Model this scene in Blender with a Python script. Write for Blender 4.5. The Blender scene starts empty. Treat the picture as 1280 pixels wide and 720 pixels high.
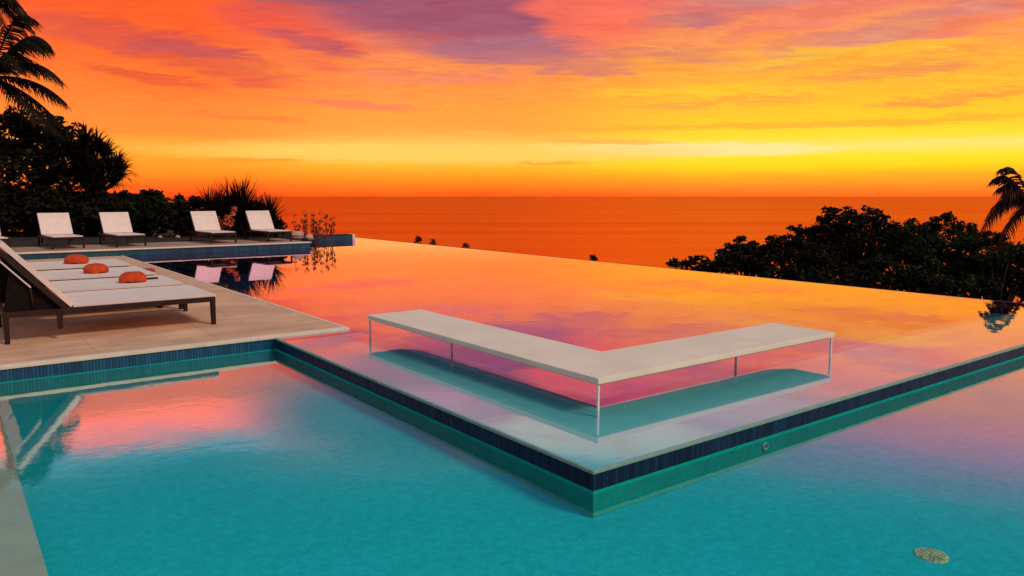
import bpy, bmesh, math, random
import numpy as np
from mathutils import Vector, Matrix, Euler

random.seed(7)
rng = np.random.default_rng(7)
S = bpy.context.scene
COL = S.collection
R = math.radians

# ------------------------------------------------------------------ frame of reference
# x runs along the deck front, y runs away to the left along the pool wall, z = 0 is the upper pool's water
FPX, CAMH = 950.0, 1.6
PITCH = math.atan(115 / 950.0)
YAW = math.atan(720 / math.hypot(950, 115))
F2 = (math.sin(YAW), math.cos(YAW))
R2 = (math.cos(YAW), -math.sin(YAW))
_fw = Vector((F2[0] * math.cos(PITCH), F2[1] * math.cos(PITCH), -math.sin(PITCH)))
_rt = Vector((R2[0], R2[1], 0))
_up = _rt.cross(_fw)

def ray(px, py):
    return _fw * FPX + _rt * (px - 640) - _up * (py - 360)

def at(px, py, depth):
    """point seen at a photo pixel at a given depth (metres)"""
    return Vector((0, 0, CAMH)) + ray(px, py) / FPX * depth

def azel(px, py):
    d = ray(px, py).normalized()
    return (math.degrees(math.atan2(d.dot(_rt), d.x * F2[0] + d.y * F2[1])), math.degrees(math.asin(d.z)))

def lin(r, g, b, k=1.0):
    f = lambda c: (c / 255 / 12.92) if c <= 10 else ((c / 255 + 0.055) / 1.055) ** 2.4
    return (f(r) * k, f(g) * k, f(b) * k, 1.0)

# ------------------------------------------------------------------ node helper
class N:
    def __init__(self, tree):
        self.t = tree; self.nodes = tree.nodes; self.links = tree.links
    def new(self, typ, **kw):
        n = self.nodes.new(typ)
        for k, v in kw.items(): setattr(n, k, v)
        return n
    def put(self, sock, v):
        if isinstance(v, bpy.types.NodeSocket): self.links.new(v, sock)
        else: sock.default_value = v
    def m(self, op, a, b=0.0, c=0.0, clamp=False):
        n = self.new('ShaderNodeMath', operation=op, use_clamp=clamp)
        self.put(n.inputs[0], a); self.put(n.inputs[1], b); self.put(n.inputs[2], c)
        return n.outputs[0]
    def vm(self, op, a, b=(0, 0, 0)):
        n = self.new('ShaderNodeVectorMath', operation=op)
        self.put(n.inputs[0], a); self.put(n.inputs[1], b)
        return n.outputs['Value'] if op == 'DOT_PRODUCT' else n.outputs[0]
    def comb(self, x, y, z=0.0):
        n = self.new('ShaderNodeCombineXYZ')
        self.put(n.inputs[0], x); self.put(n.inputs[1], y); self.put(n.inputs[2], z)
        return n.outputs[0]
    def noise(self, vec, scale, detail=4, rough=0.55, dist=0.0):
        n = self.new('ShaderNodeTexNoise')
        self.put(n.inputs['Vector'], vec)
        n.inputs['Scale'].default_value = scale; n.inputs['Detail'].default_value = detail
        n.inputs['Roughness'].default_value = rough; n.inputs['Distortion'].default_value = dist
        return n.outputs
    def ss(self, v, a, b, c=0.0, d=1.0):
        n = self.new('ShaderNodeMapRange', interpolation_type='SMOOTHSTEP')
        self.put(n.inputs[0], v)
        for i, q in enumerate((a, b, c, d)): self.put(n.inputs[1 + i], q)
        return n.outputs[0]
    def mix(self, f, a, b, mode='MIX'):
        n = self.new('ShaderNodeMix', data_type='RGBA', blend_type=mode)
        self.put(n.inputs[0], f); self.put(n.inputs[6], a); self.put(n.inputs[7], b)
        return n.outputs[2]
    def ramp(self, f, stops):
        n = self.new('ShaderNodeValToRGB'); cr = n.color_ramp
        while len(cr.elements) < len(stops): cr.elements.new(0.5)
        for e, (p, c) in zip(cr.elements, stops): e.position = p; e.color = c
        self.put(n.inputs[0], f)
        return n.outputs[0]

def material(name):
    m = bpy.data.materials.new(name); m.use_nodes = True
    m.node_tree.nodes.clear()
    n = N(m.node_tree)
    out = n.new('ShaderNodeOutputMaterial')
    return m, n, out

def obj_coord(n, kind='Object'):
    return n.new('ShaderNodeTexCoord').outputs[kind]

def plain(name, col, rough=0.6, var=0.15, scale=6.0, bump=0.0, bscale=40.0, spec=0.4, metal=0.0):
    m, n, out = material(name)
    p = n.new('ShaderNodeBsdfPrincipled')
    co = obj_coord(n)
    f = n.noise(co, scale, 5)[0]
    c0 = tuple(c * (1 - var) for c in col[:3]) + (1,)
    c1 = tuple(min(1, c * (1 + var)) for c in col[:3]) + (1,)
    n.put(p.inputs['Base Color'], n.mix(n.ss(f, 0.3, 0.7), c0, c1))
    p.inputs['Roughness'].default_value = rough
    p.inputs['Specular IOR Level'].default_value = spec
    p.inputs['Metallic'].default_value = metal
    if bump:
        b = n.new('ShaderNodeBump'); b.inputs['Strength'].default_value = bump; b.inputs['Distance'].default_value = 0.004
        n.put(b.inputs['Height'], n.noise(co, bscale, 4)[0]); n.links.new(b.outputs[0], p.inputs['Normal'])
    n.links.new(p.outputs[0], out.inputs[0])
    return m

# ------------------------------------------------------------------ materials
def mosaic(name, c_a, c_b, grout, sx, sz, rough=0.25, wall=True, mortar=0.08, var=0.5, clump=2.0, spec=0.4):
    m, n, out = material(name)
    p = n.new('ShaderNodeBsdfPrincipled')
    co = obj_coord(n)
    if wall:
        s = n.new('ShaderNodeSeparateXYZ'); n.put(s.inputs[0], co)
        v = n.comb(n.m('ADD', s.outputs[0], s.outputs[1]), s.outputs[2])
    else: v = co
    b = n.new('ShaderNodeTexBrick', offset=0.0)
    n.put(b.inputs['Vector'], v)
    b.inputs['Color1'].default_value = c_a; b.inputs['Color2'].default_value = c_b; b.inputs['Mortar'].default_value = grout
    b.inputs['Scale'].default_value = 1.0; b.inputs['Mortar Size'].default_value = sz * mortar * 0.5
    b.inputs['Mortar Smooth'].default_value = 0.3; b.inputs['Bias'].default_value = 0.0
    b.inputs['Brick Width'].default_value = sx; b.inputs['Row Height'].default_value = sz
    g = n.ss(n.noise(co, clump, 5, 0.6)[0], 0.3, 0.7, 1 - var * 0.4, 1 + var * 0.4)
    n.put(p.inputs['Base Color'], n.mix(1.0, b.outputs[0], n.comb(g, g, g), 'MULTIPLY'))
    p.inputs['Roughness'].default_value = rough
    p.inputs['Specular IOR Level'].default_value = spec
    bp = n.new('ShaderNodeBump'); bp.inputs['Strength'].default_value = 0.4; bp.inputs['Distance'].default_value = 0.003; bp.invert = True
    n.links.new(b.outputs['Fac'], bp.inputs['Height']); n.links.new(bp.outputs[0], p.inputs['Normal'])
    n.links.new(p.outputs[0], out.inputs[0])
    return m

def water(name, tint, f0, power, ripples, rough=0.012, gain=1.0, gtint=(0.98, 0.98, 0.98, 1)):
    """a still pool surface: mirror by angle over a clear, tinted look at the floor below"""
    m, n, out = material(name)
    co = obj_coord(n)
    bp = n.new('ShaderNodeBump'); bp.inputs['Strength'].default_value = 1.0; bp.inputs['Distance'].default_value = 1.0
    h = None
    for sc, amp in ripples:
        a = n.m('MULTIPLY', n.noise(co, sc, 2, 0.5, 0.6)[0], amp)
        h = a if h is None else n.m('ADD', h, a)
    n.put(bp.inputs['Height'], h)
    geo = n.new('ShaderNodeNewGeometry')
    cs = n.m('ABSOLUTE', n.vm('DOT_PRODUCT', bp.outputs[0], geo.outputs['Incoming']))
    q = n.m('DIVIDE', cs, power)
    fr = n.m('MULTIPLY', n.m('EXPONENT', n.m('MULTIPLY', n.m('MULTIPLY', q, q), -1.0)), gain * (1 - f0))
    fr = n.m('ADD', fr, f0, clamp=True)
    tr = n.new('ShaderNodeBsdfTransparent'); tr.inputs[0].default_value = tint
    gl = n.new('ShaderNodeBsdfGlossy'); gl.inputs['Roughness'].default_value = rough; gl.inputs['Color'].default_value = gtint
    n.links.new(bp.outputs[0], gl.inputs['Normal'])
    mx = n.new('ShaderNodeMixShader')
    n.put(mx.inputs[0], fr); n.links.new(tr.outputs[0], mx.inputs[1]); n.links.new(gl.outputs[0], mx.inputs[2])
    n.links.new(mx.outputs[0], out.inputs[0])
    return m

def sea_material():
    m, n, out = material('sea water')
    co = obj_coord(n)
    v = n.vm('MULTIPLY', co, (0.6, 1.0, 1.0))
    # long swell bands lie along the horizon: stretch the noise sideways to the view
    s = n.new('ShaderNodeSeparateXYZ'); n.put(s.inputs[0], co)
    fwd = n.m('ADD', n.m('MULTIPLY', s.outputs[0], F2[0]), n.m('MULTIPLY', s.outputs[1], F2[1]))
    sid = n.m('ADD', n.m('MULTIPLY', s.outputs[0], R2[0]), n.m('MULTIPLY', s.outputs[1], R2[1]))
    band = n.comb(n.m('MULTIPLY', sid, 0.12), fwd)
    h1 = n.noise(band, 0.02, 6, 0.65)[0]
    h2 = n.noise(n.comb(n.m('MULTIPLY', sid, 0.3), fwd), 0.25, 4, 0.6)[0]
    h = n.m('ADD', n.m('MULTIPLY', h1, 1.6), n.m('MULTIPLY', h2, 0.8))
    bp = n.new('ShaderNodeBump'); bp.inputs['Strength'].default_value = 0.25; bp.inputs['Distance'].default_value = 1.0
    n.put(bp.inputs['Height'], h)
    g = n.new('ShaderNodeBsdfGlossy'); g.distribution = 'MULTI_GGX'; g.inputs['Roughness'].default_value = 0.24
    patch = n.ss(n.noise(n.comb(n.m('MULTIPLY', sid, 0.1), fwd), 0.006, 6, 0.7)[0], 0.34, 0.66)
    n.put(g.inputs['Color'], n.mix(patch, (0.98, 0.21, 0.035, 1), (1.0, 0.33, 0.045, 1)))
    n.links.new(bp.outputs[0], g.inputs['Normal'])
    d = n.new('ShaderNodeBsdfDiffuse'); d.inputs[0].default_value = (0.03, 0.006, 0.004, 1)
    mx = n.new('ShaderNodeMixShader'); mx.inputs[0].default_value = 0.97
    n.links.new(d.outputs[0], mx.inputs[1]); n.links.new(g.outputs[0], mx.inputs[2])
    n.links.new(mx.outputs[0], out.inputs[0])
    return m

def deck_material(name, base, lx, ly):
    m, n, out = material(name)
    p = n.new('ShaderNodeBsdfPrincipled')
    co = obj_coord(n)
    b = n.new('ShaderNodeTexBrick', offset=0.5)
    n.put(b.inputs['Vector'], co)
    k = 0.04
    b.inputs['Color1'].default_value = tuple(c * (1 - k) for c in base) + (1,)
    b.inputs['Color2'].default_value = tuple(c * (1 + k) for c in base) + (1,)
    b.inputs['Mortar'].default_value = tuple(c * 0.62 for c in base) + (1,)
    b.inputs['Scale'].default_value = 1.0; b.inputs['Mortar Size'].default_value = 0.004; b.inputs['Mortar Smooth'].default_value = 0.2
    b.inputs['Brick Width'].default_value = lx; b.inputs['Row Height'].default_value = ly
    st = n.noise(n.vm('MULTIPLY', co, (0.5, 3.5, 1)), 2.2, 7, 0.62)[0]
    blot = n.noise(co, 1.1, 5, 0.6)[0]
    g = n.m('MULTIPLY', n.ss(st, 0.3, 0.7, 0.85, 1.08), n.ss(blot, 0.3, 0.7, 0.82, 1.10))
    n.put(p.inputs['Base Color'], n.mix(1.0, b.outputs[0], n.comb(g, g, g), 'MULTIPLY'))
    n.put(p.inputs['Roughness'], n.ss(blot, 0.3, 0.7, 0.5, 0.75))
    p.inputs['Specular IOR Level'].default_value = 0.35
    bp = n.new('ShaderNodeBump'); bp.inputs['Strength'].default_value = 0.3; bp.inputs['Distance'].default_value = 0.004
    n.put(bp.inputs['Height'], n.noise(co, 30, 6, 0.7)[0]); n.links.new(bp.outputs[0], p.inputs['Normal'])
    n.links.new(p.outputs[0], out.inputs[0])
    return m

def leaf_material(name, c0, c1, scale=1.5):
    m, n, out = material(name)
    p = n.new('ShaderNodeBsdfPrincipled')
    co = obj_coord(n)
    f = n.noise(co, scale, 4)[0]
    n.put(p.inputs['Base Color'], n.mix(n.ss(f, 0.3, 0.7), c0, c1))
    p.inputs['Roughness'].default_value = 0.6
    p.inputs['Specular IOR Level'].default_value = 0.1
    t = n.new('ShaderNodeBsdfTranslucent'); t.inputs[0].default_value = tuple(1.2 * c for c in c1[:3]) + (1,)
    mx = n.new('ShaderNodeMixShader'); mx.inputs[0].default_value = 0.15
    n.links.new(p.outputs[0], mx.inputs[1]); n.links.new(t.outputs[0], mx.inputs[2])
    n.links.new(mx.outputs[0], out.inputs[0])
    return m

M = dict(
    tile_navy=mosaic('navy mosaic', (0.002, 0.013, 0.045, 1), (0.005, 0.042, 0.10, 1), (0.001, 0.004, 0.012, 1), 0.025, 0.2, rough=0.5, mortar=0.03, var=0.5, clump=5, spec=0.12),
    tile_blue=mosaic('blue mosaic', (0.004, 0.06, 0.13, 1), (0.009, 0.11, 0.20, 1), (0.002, 0.02, 0.05, 1), 0.03, 0.2, mortar=0.04, var=0.4, clump=5),
    tile_far=mosaic('far wall mosaic', (0.004, 0.05, 0.085, 1), (0.008, 0.09, 0.13, 1), (0.004, 0.02, 0.04, 1), 0.06, 0.12, mortar=0.04, var=0.5, clump=1),
    floor_teal=mosaic('teal mosaic floor', (0.006, 0.49, 0.525, 1), (0.008, 0.55, 0.58, 1), (0.006, 0.44, 0.48, 1), 0.022, 0.022, wall=False, rough=0.6, mortar=0.10, var=0.24, clump=18, spec=0.0),
    wall_teal=mosaic('teal mosaic wall', (0.004, 0.37, 0.31, 1), (0.006, 0.42, 0.35, 1), (0.003, 0.32, 0.28, 1), 0.03, 0.03, rough=0.6, mortar=0.1, var=0.2, clump=4, spec=0.0),
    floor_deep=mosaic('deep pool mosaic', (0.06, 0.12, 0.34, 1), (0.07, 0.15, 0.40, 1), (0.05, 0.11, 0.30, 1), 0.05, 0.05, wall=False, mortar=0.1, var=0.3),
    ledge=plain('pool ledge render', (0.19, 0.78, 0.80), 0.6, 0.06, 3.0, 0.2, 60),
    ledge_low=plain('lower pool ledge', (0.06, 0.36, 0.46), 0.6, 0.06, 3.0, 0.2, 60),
    ledge_beige=plain('pale step stone', (0.56, 0.48, 0.30), 0.5, 0.12, 3.0, 0.2, 60),
    rim=plain('wet pale rim', (0.20, 0.38, 0.32), 0.4, 0.12, 8.0),
    coping=plain('pale limestone coping', (0.80, 0.66, 0.52), 0.6, 0.10, 5.0, 0.3, 60),
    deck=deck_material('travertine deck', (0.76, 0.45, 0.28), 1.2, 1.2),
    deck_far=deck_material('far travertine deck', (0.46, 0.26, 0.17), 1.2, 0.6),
    bench=plain('smooth cast stone', (0.86, 0.75, 0.62), 0.55, 0.05, 2.5, 0.15, 90),
    bench_edge=plain('bench edge', (0.55, 0.47, 0.38), 0.6, 0.06, 4.0),
    steel=plain('white painted steel', (0.82, 0.80, 0.76), 0.35, 0.04, 4.0),
    sling=plain('white woven sling', (0.80, 0.67, 0.61), 0.75, 0.05, 3.0, 0.25, 300),
    wood=plain('dark stained teak', (0.026, 0.011, 0.008), 0.55, 0.35, 9.0, 0.2, 60, spec=0.2),
    under_shade=plain('painted black shade', (0.012, 0.009, 0.008), 0.9, 0.2, 30.0, spec=0.05),  # shade under the backrests, put into a black colour
    orange=plain('orange terry cloth', (0.55, 0.055, 0.007), 0.9, 0.18, 12.0, 0.6, 160),
    orange_dark=plain('dark orange cloth', (0.34, 0.040, 0.014), 0.9, 0.2, 12.0, 0.6, 160),
    bronze=plain('mottled bronze', (0.55, 0.50, 0.22), 0.5, 0.6, 40.0, 0.3, 90),
    bronze_dark=plain('dull bronze', (0.34, 0.34, 0.14), 0.6, 0.5, 60.0),
    white_fit=plain('white plastic fitting', (0.25, 0.50, 0.45), 0.4, 0.05),
    soil=plain('dark garden soil', (0.018, 0.012, 0.008), 0.95, 0.4, 0.6, 0.6, 3),
    bark=plain('dark bark', (0.010, 0.006, 0.004), 0.9, 0.4, 6.0, 0.5, 20),
    twig=plain('dry reddish twig', (0.16, 0.040, 0.020), 0.8, 0.3, 9.0),
    rock=plain('pale garden rock', (0.55, 0.36, 0.26), 0.85, 0.25, 5.0, 0.6, 14),
    petal=plain('coral petals', (0.80, 0.19, 0.07), 0.7, 0.35, 15.0),
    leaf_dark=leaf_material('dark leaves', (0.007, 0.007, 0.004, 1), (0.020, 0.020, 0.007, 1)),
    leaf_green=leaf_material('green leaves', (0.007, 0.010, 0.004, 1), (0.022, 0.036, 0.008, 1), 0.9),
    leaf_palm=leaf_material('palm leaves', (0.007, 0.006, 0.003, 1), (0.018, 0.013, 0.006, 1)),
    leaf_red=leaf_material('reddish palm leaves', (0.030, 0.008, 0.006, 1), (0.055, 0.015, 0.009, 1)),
    sea=sea_material(),
    water_up=water('upper pool water', (0.88, 0.98, 0.985, 1), 0.02, 0.335, [(1.3, 0.0011), (7.0, 0.00018)], gtint=(1.0, 0.68, 0.90, 1)),
    water_low=water('lower pool water', (0.86, 0.985, 0.99, 1), 0.015, 0.325, [(2.2, 0.0010), (14.0, 0.00024), (45.0, 0.00008)], 0.035),
)

# ------------------------------------------------------------------ mesh helpers
def mesh_obj(name, verts, faces, mat, parent=None, smooth=False):
    me = bpy.data.meshes.new(name); me.from_pydata([tuple(v) for v in verts], [], [tuple(f) for f in faces]); me.update()
    o = bpy.data.objects.new(name, me); COL.objects.link(o)
    if mat: me.materials.append(mat)
    if parent: o.parent = parent
    if smooth:
        for p in me.polygons: p.use_smooth = True
    return o

def bm_obj(name, bm, mat, parent=None, smooth=False, bevel=0.0, seg=2):
    if bevel:
        bmesh.ops.bevel(bm, geom=bm.edges[:], offset=bevel, segments=seg, affect='EDGES', profile=0.6)
    me = bpy.data.meshes.new(name); bm.normal_update(); bm.to_mesh(me); bm.free()
    o = bpy.data.objects.new(name, me); COL.objects.link(o)
    me.materials.append(mat)
    if parent: o.parent = parent
    if smooth:
        for p in me.polygons: p.use_smooth = True
    return o

def box(bm, x0, x1, y0, y1, z0, z1, mat4=None):
    vs = [bm.verts.new(v) for v in ((x0, y0, z0), (x1, y0, z0), (x1, y1, z0), (x0, y1, z0), (x0, y0, z1), (x1, y0, z1), (x1, y1, z1), (x0, y1, z1))]
    for f in ((3, 2, 1, 0), (4, 5, 6, 7), (0, 1, 5, 4), (1, 2, 6, 5), (2, 3, 7, 6), (3, 0, 4, 7)): bm.faces.new([vs[i] for i in f])
    if mat4 is not None: bmesh.ops.transform(bm, matrix=mat4, verts=vs)
    return vs

def tube(pts, rad, sides=8):
    """verts, faces of a swept tube; rad may be a list"""
    V, Fc = [], []
    n = len(pts)
    if not hasattr(rad, '__len__'): rad = [rad] * n
    for i, p in enumerate(pts):
        p = Vector(p)
        t = (Vector(pts[min(i + 1, n - 1)]) - Vector(pts[max(i - 1, 0)])).normalized()
        a = t.cross(Vector((0, 0, 1)))
        if a.length < 1e-3: a = t.cross(Vector((1, 0, 0)))
        a.normalize(); b = t.cross(a)
        for k in range(sides):
            w = 2 * math.pi * k / sides
            V.append(p + (a * math.cos(w) + b * math.sin(w)) * rad[i])
        if i:
            for k in range(sides):
                k2 = (k + 1) % sides
                Fc.append(((i - 1) * sides + k, (i - 1) * sides + k2, i * sides + k2, i * sides + k))
    Fc.append(tuple(range(sides))[::-1]); Fc.append(tuple((n - 1) * sides + k for k in range(sides)))
    return V, Fc

def join_vf(parts):
    V, Fc = [], []
    for v, f in parts:
        o = len(V); V += list(v); Fc += [tuple(i + o for i in q) for q in f]
    return V, Fc

def prism(name, poly, z0, z1, mat, parent=None, bevel=0.0):
    bm = bmesh.new()
    vs = [bm.verts.new((x, y, z0)) for x, y in poly]
    f = bm.faces.new(vs)
    r = bmesh.ops.extrude_face_region(bm, geom=[f])
    for v in r['geom']:
        if isinstance(v, bmesh.types.BMVert): v.co.z = z1
    bmesh.ops.recalc_face_normals(bm, faces=bm.faces[:])
    return bm_obj(name, bm, mat, parent, bevel=bevel)

def sheet(name, poly, z, mat):
    return mesh_obj(name, [(x, y, z) for x, y in poly], [tuple(range(len(poly)))], mat)

def thing(name, label, cat, loc=(0, 0, 0), rz=0.0, group=None):
    o = bpy.data.objects.new(name, None); COL.objects.link(o)
    o.empty_display_size = 0.2
    o.location = loc; o.rotation_euler = (0, 0, rz)
    return tag(o, label, cat, group)

def tag(o, label, cat, group=None):
    o['label'] = label; o['category'] = cat
    if group: o['group'] = group
    return o

def structure(o):
    o['kind'] = 'structure'; return o

def dup(root, loc, rz, label, scale=None):
    r = root.copy(); COL.objects.link(r); r.location = loc; r.rotation_euler = (0, 0, rz); r['label'] = label
    if scale: r.scale = scale
    for ch in list(root.children):
        c = ch.copy(); COL.objects.link(c); c.parent = r
        for g in list(ch.children):
            d = g.copy(); COL.objects.link(d); d.parent = c
    return r

# ------------------------------------------------------------------ the setting
LOWZ = -0.135      # lower pool's water
XI = 12.9          # the infinity edge
XW, YW = 2.96, 3.14  # upper pool's corner
YD = 8.42          # deck front
XD = 3.86          # deck's right side
DZ = 0.02          # deck top
YF = 22.4          # far deck front

# sea and ground
SEAZ = -32.0
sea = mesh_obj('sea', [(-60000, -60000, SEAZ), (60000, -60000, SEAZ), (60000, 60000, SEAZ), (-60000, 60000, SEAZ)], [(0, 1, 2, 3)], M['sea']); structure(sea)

def ground_z(x, y):
    t = max(0.0, x - 13.6); u = max(0.0, y - 37.0)
    d = math.hypot(t, u)
    z = -0.75 - 0.28 * d
    if x < 13.6 and y > 22.6 and y < 37.0:
        k = min(1, max(0, (13.0 - x) / 2.0)); z = z * (1 - k) + 0.184 * k
    elif x < 13.6 and y >= 37.0:
        k = min(1, max(0, (13.0 - x) / 2.0)); z = (z * (1 - k) + (0.184 - 0.28 * u) * k)
    if x < 13.2 and (y < 22.0 or (x > 9.25 and y < 28.2)): z = -1.7
    return z + 0.06 * math.sin(x * 1.7) * math.cos(y * 1.3) * (1 if d > 1 else 0)

xs = sorted(set(list(np.linspace(-60, -8, 14)) + list(np.linspace(-8, 12, 21)) + [9.2, 9.3, 12.6, 13.0, 13.25, 13.6] + list(np.linspace(14.5, 40, 28)) + list(np.linspace(44, 150, 18))))
ys = sorted(set(list(np.linspace(-70, -8, 16)) + list(np.linspace(-8, 21, 15)) + [21.9, 22.6, 23.0, 28.1, 28.3] + list(np.linspace(24, 60, 34)) + list(np.linspace(64, 175, 18))))
V = [(x, y, ground_z(x, y)) for y in ys for x in xs]
nx = len(xs)
Fg = [(j * nx + i, j * nx + i + 1, (j + 1) * nx + i + 1, (j + 1) * nx + i) for j in range(len(ys) - 1) for i in range(nx - 1)]
structure(mesh_obj('ground', V, Fg, M['soil'], smooth=True))

# near deck: an L of paving (left of and behind the upper pool's left edge), and paving behind the viewer
structure(prism('pool_deck', [(-14, YD + 0.09), (XD - 0.04, YD + 0.09), (XD - 0.04, YF - 0.02), (-14, YF - 0.02)], -0.10, DZ, M['deck']))
structure(prism('pool_deck', [(-14, -12), (-3.2, -12), (-3.2, YD - 0.02), (-14, YD - 0.02)], -0.30, DZ - 0.004, M['deck']))
structure(prism('pool_deck', [(-3.19, -12), (XI, -12), (XI, -4.0), (-3.19, -4.0)], -0.30, DZ - 0.004, M['deck']))
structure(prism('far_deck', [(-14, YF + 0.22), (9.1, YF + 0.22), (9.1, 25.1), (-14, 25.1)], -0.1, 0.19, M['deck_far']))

# pool floors and the water
structure(sheet('pool_floor', [(-3.2, -4.0), (XI, -4.0), (XI, YW + 0.03), (XW + 0.03, YW + 0.03), (XW + 0.03, YD), (-3.2, YD)], LOWZ - 0.155, M['floor_teal']))
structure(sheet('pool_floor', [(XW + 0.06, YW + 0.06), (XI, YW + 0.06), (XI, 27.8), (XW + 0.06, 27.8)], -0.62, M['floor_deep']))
# the shallow ledge round the corner of the upper pool
LW = 1.06
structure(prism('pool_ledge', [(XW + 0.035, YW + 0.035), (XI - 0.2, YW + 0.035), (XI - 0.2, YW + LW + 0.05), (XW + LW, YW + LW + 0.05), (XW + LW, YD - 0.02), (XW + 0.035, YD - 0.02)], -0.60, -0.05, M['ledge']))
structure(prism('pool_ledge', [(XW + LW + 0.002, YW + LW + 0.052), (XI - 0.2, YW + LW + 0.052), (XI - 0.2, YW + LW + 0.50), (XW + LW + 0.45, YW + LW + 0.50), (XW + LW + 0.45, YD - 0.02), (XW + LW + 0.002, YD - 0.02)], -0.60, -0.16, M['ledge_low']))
# pale step along the left of the lower pool
structure(prism('pool_step', [(-3.15, -3.95), (0.31, -3.95), (0.28, YD - 0.03), (-3.15, YD - 0.03)], LOWZ - 0.14, LOWZ - 0.022, M['ledge_beige']))
structure(sheet('pool_water', [(XW + 0.016, YW + 0.016), (XI, YW + 0.016), (XI, YF - 0.02 + 5.4), (9.1, YF + 5.4), (9.1, YF), (XD, YF), (XD, YD + 0.0), (XW + 0.016, YD + 0.0)], 0.0, M['water_up']))
structure(sheet('pool_water', [(-3.2, -4.0), (XI, -4.0), (XI, YW - 0.003), (XW - 0.003, YW - 0.003), (XW - 0.003, YD - 0.003), (-3.2, YD - 0.003)], LOWZ, M['water_low']))

# ------------------------------------------------------------------ walls of the pools
def wall_strip(name, segs, z0, z1, mat, parent):
    bm = bmesh.new()
    for (x0, x1, y0, y1) in segs: box(bm, x0, x1, y0, y1, z0, z1)
    return bm_obj(name, bm, mat, parent)

w = thing('pool_wall', 'navy mosaic wall of the raised pool, meeting in a corner at the front', 'pool wall', (XW, YW, LOWZ - 0.15))
def W(o): o.matrix_parent_inverse = Matrix.Translation((-XW, -YW, -(LOWZ - 0.15))); return o
L = [(XW, XW + 0.06, YW, YD), (XW + 0.06, XI, YW, YW + 0.06)]
W(wall_strip('tile_band', L, LOWZ + 0.012, -0.022, M['tile_navy'], w))
W(wall_strip('submerged_band', L, LOWZ - 0.155, LOWZ + 0.012, M['wall_teal'], w))
bm = bmesh.new()
pts = [(XW - 0.008, YD), (XW - 0.008, YW - 0.008), (XI, YW - 0.008), (XI, YW + 0.018), (XW + 0.018, YW + 0.018), (XW + 0.018, YD)]
f = bm.faces.new([bm.verts.new((x, y, -0.020)) for x, y in pts])
for v in bmesh.ops.extrude_face_region(bm, geom=[f])['geom']:
    if isinstance(v, bmesh.types.BMVert): v.co.z = 0.004
bmesh.ops.recalc_face_normals(bm, faces=bm.faces[:])
W(bm_obj('rim', bm, M['rim'], w, bevel=0.004, seg=1))
# return inlet on the front wall, just under the water
V1, F1 = [], []
for k in range(20):
    a = 2 * math.pi * k / 20
    for (rr, dy) in ((0.034, 0.0), (0.030, -0.012), (0.018, -0.012), (0.016, 0.0)):
        V1.append((math.cos(a) * rr, dy, math.sin(a) * rr))
for k in range(20):
    for j in range(3):
        a, b = k * 4 + j, ((k + 1) % 20) * 4 + j
        F1.append((a, b, b + 1, a + 1))
o = mesh_obj('return_inlet', V1, F1, M['white_fit'], w, True)
o.matrix_parent_inverse = Matrix.Translation((-XW, -YW, -(LOWZ - 0.15)))
o.location = (4.64, YW - 0.002, LOWZ - 0.055)

w = thing('pool_wall', 'blue mosaic wall under the edge of the lounger deck', 'pool wall', (-3.2, YD, LOWZ - 0.15))
inv = Matrix.Translation((3.2, -YD, -(LOWZ - 0.15)))
o = wall_strip('tile_band', [(-14, XW - 0.002, YD, YD + 0.12)], LOWZ + 0.006, -0.012, M['tile_blue'], w); o.matrix_parent_inverse = inv
o = wall_strip('submerged_band', [(-14, XW - 0.002, YD, YD + 0.12)], LOWZ - 0.155, LOWZ + 0.006, M['wall_teal'], w); o.matrix_parent_inverse = inv
bm = bmesh.new()
pts = [(-14, YD - 0.015), (XD + 0.01, YD - 0.015), (XD + 0.01, YF - 0.02), (XD - 0.038, YF - 0.02), (XD - 0.038, YD + 0.088), (-14, YD + 0.088)]
f = bm.faces.new([bm.verts.new((x, y, -0.010)) for x, y in pts])
for v in bmesh.ops.extrude_face_region(bm, geom=[f])['geom']:
    if isinstance(v, bmesh.types.BMVert): v.co.z = DZ + 0.006
bmesh.ops.recalc_face_normals(bm, faces=bm.faces[:])
o = bm_obj('coping', bm, M['coping'], w, bevel=0.005, seg=2); o.matrix_parent_inverse = inv

w = thing('pool_wall', 'dark teal tiled wall under the far deck, below the far row of loungers', 'pool wall', (0, YF, 0))
inv = Matrix.Translation((0, -YF, 0))
o = wall_strip('tile_band', [(-14, 9.08, YF, YF + 0.20)], -0.6, 0.165, M['tile_far'], w); o.matrix_parent_inverse = inv
o = wall_strip('tile_band', [(8.9, 9.08, YF + 0.2, 29)], -0.6, 0.165, M['tile_far'], w); o.matrix_parent_inverse = inv
bm = bmesh.new(); box(bm, -14, 9.12, YF - 0.03, YF + 0.218, 0.167, 0.20)
o = bm_obj('coping', bm, M['coping'], w, bevel=0.006, seg=2); o.matrix_parent_inverse = inv

w = thing('pool_wall', 'short dark wall stub standing out of the pool past the far deck', 'pool wall', (11.2, 25.9, 0))
bm = bmesh.new(); box(bm, -0.9, 0.84, -0.2, 0.25, -0.6, 0.19); bm_obj('tile_band', bm, M['tile_far'], w)
bm = bmesh.new(); box(bm, 0.842, 0.95, -0.21, 0.26, -0.1, 0.215); bm_obj('end_cap', bm, M['coping'], w, bevel=0.01)
bm = bmesh.new(); box(bm, -0.9, 0.84, -0.21, 0.26, 0.192, 0.215); bm_obj('coping', bm, M['tile_navy'], w)

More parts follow.
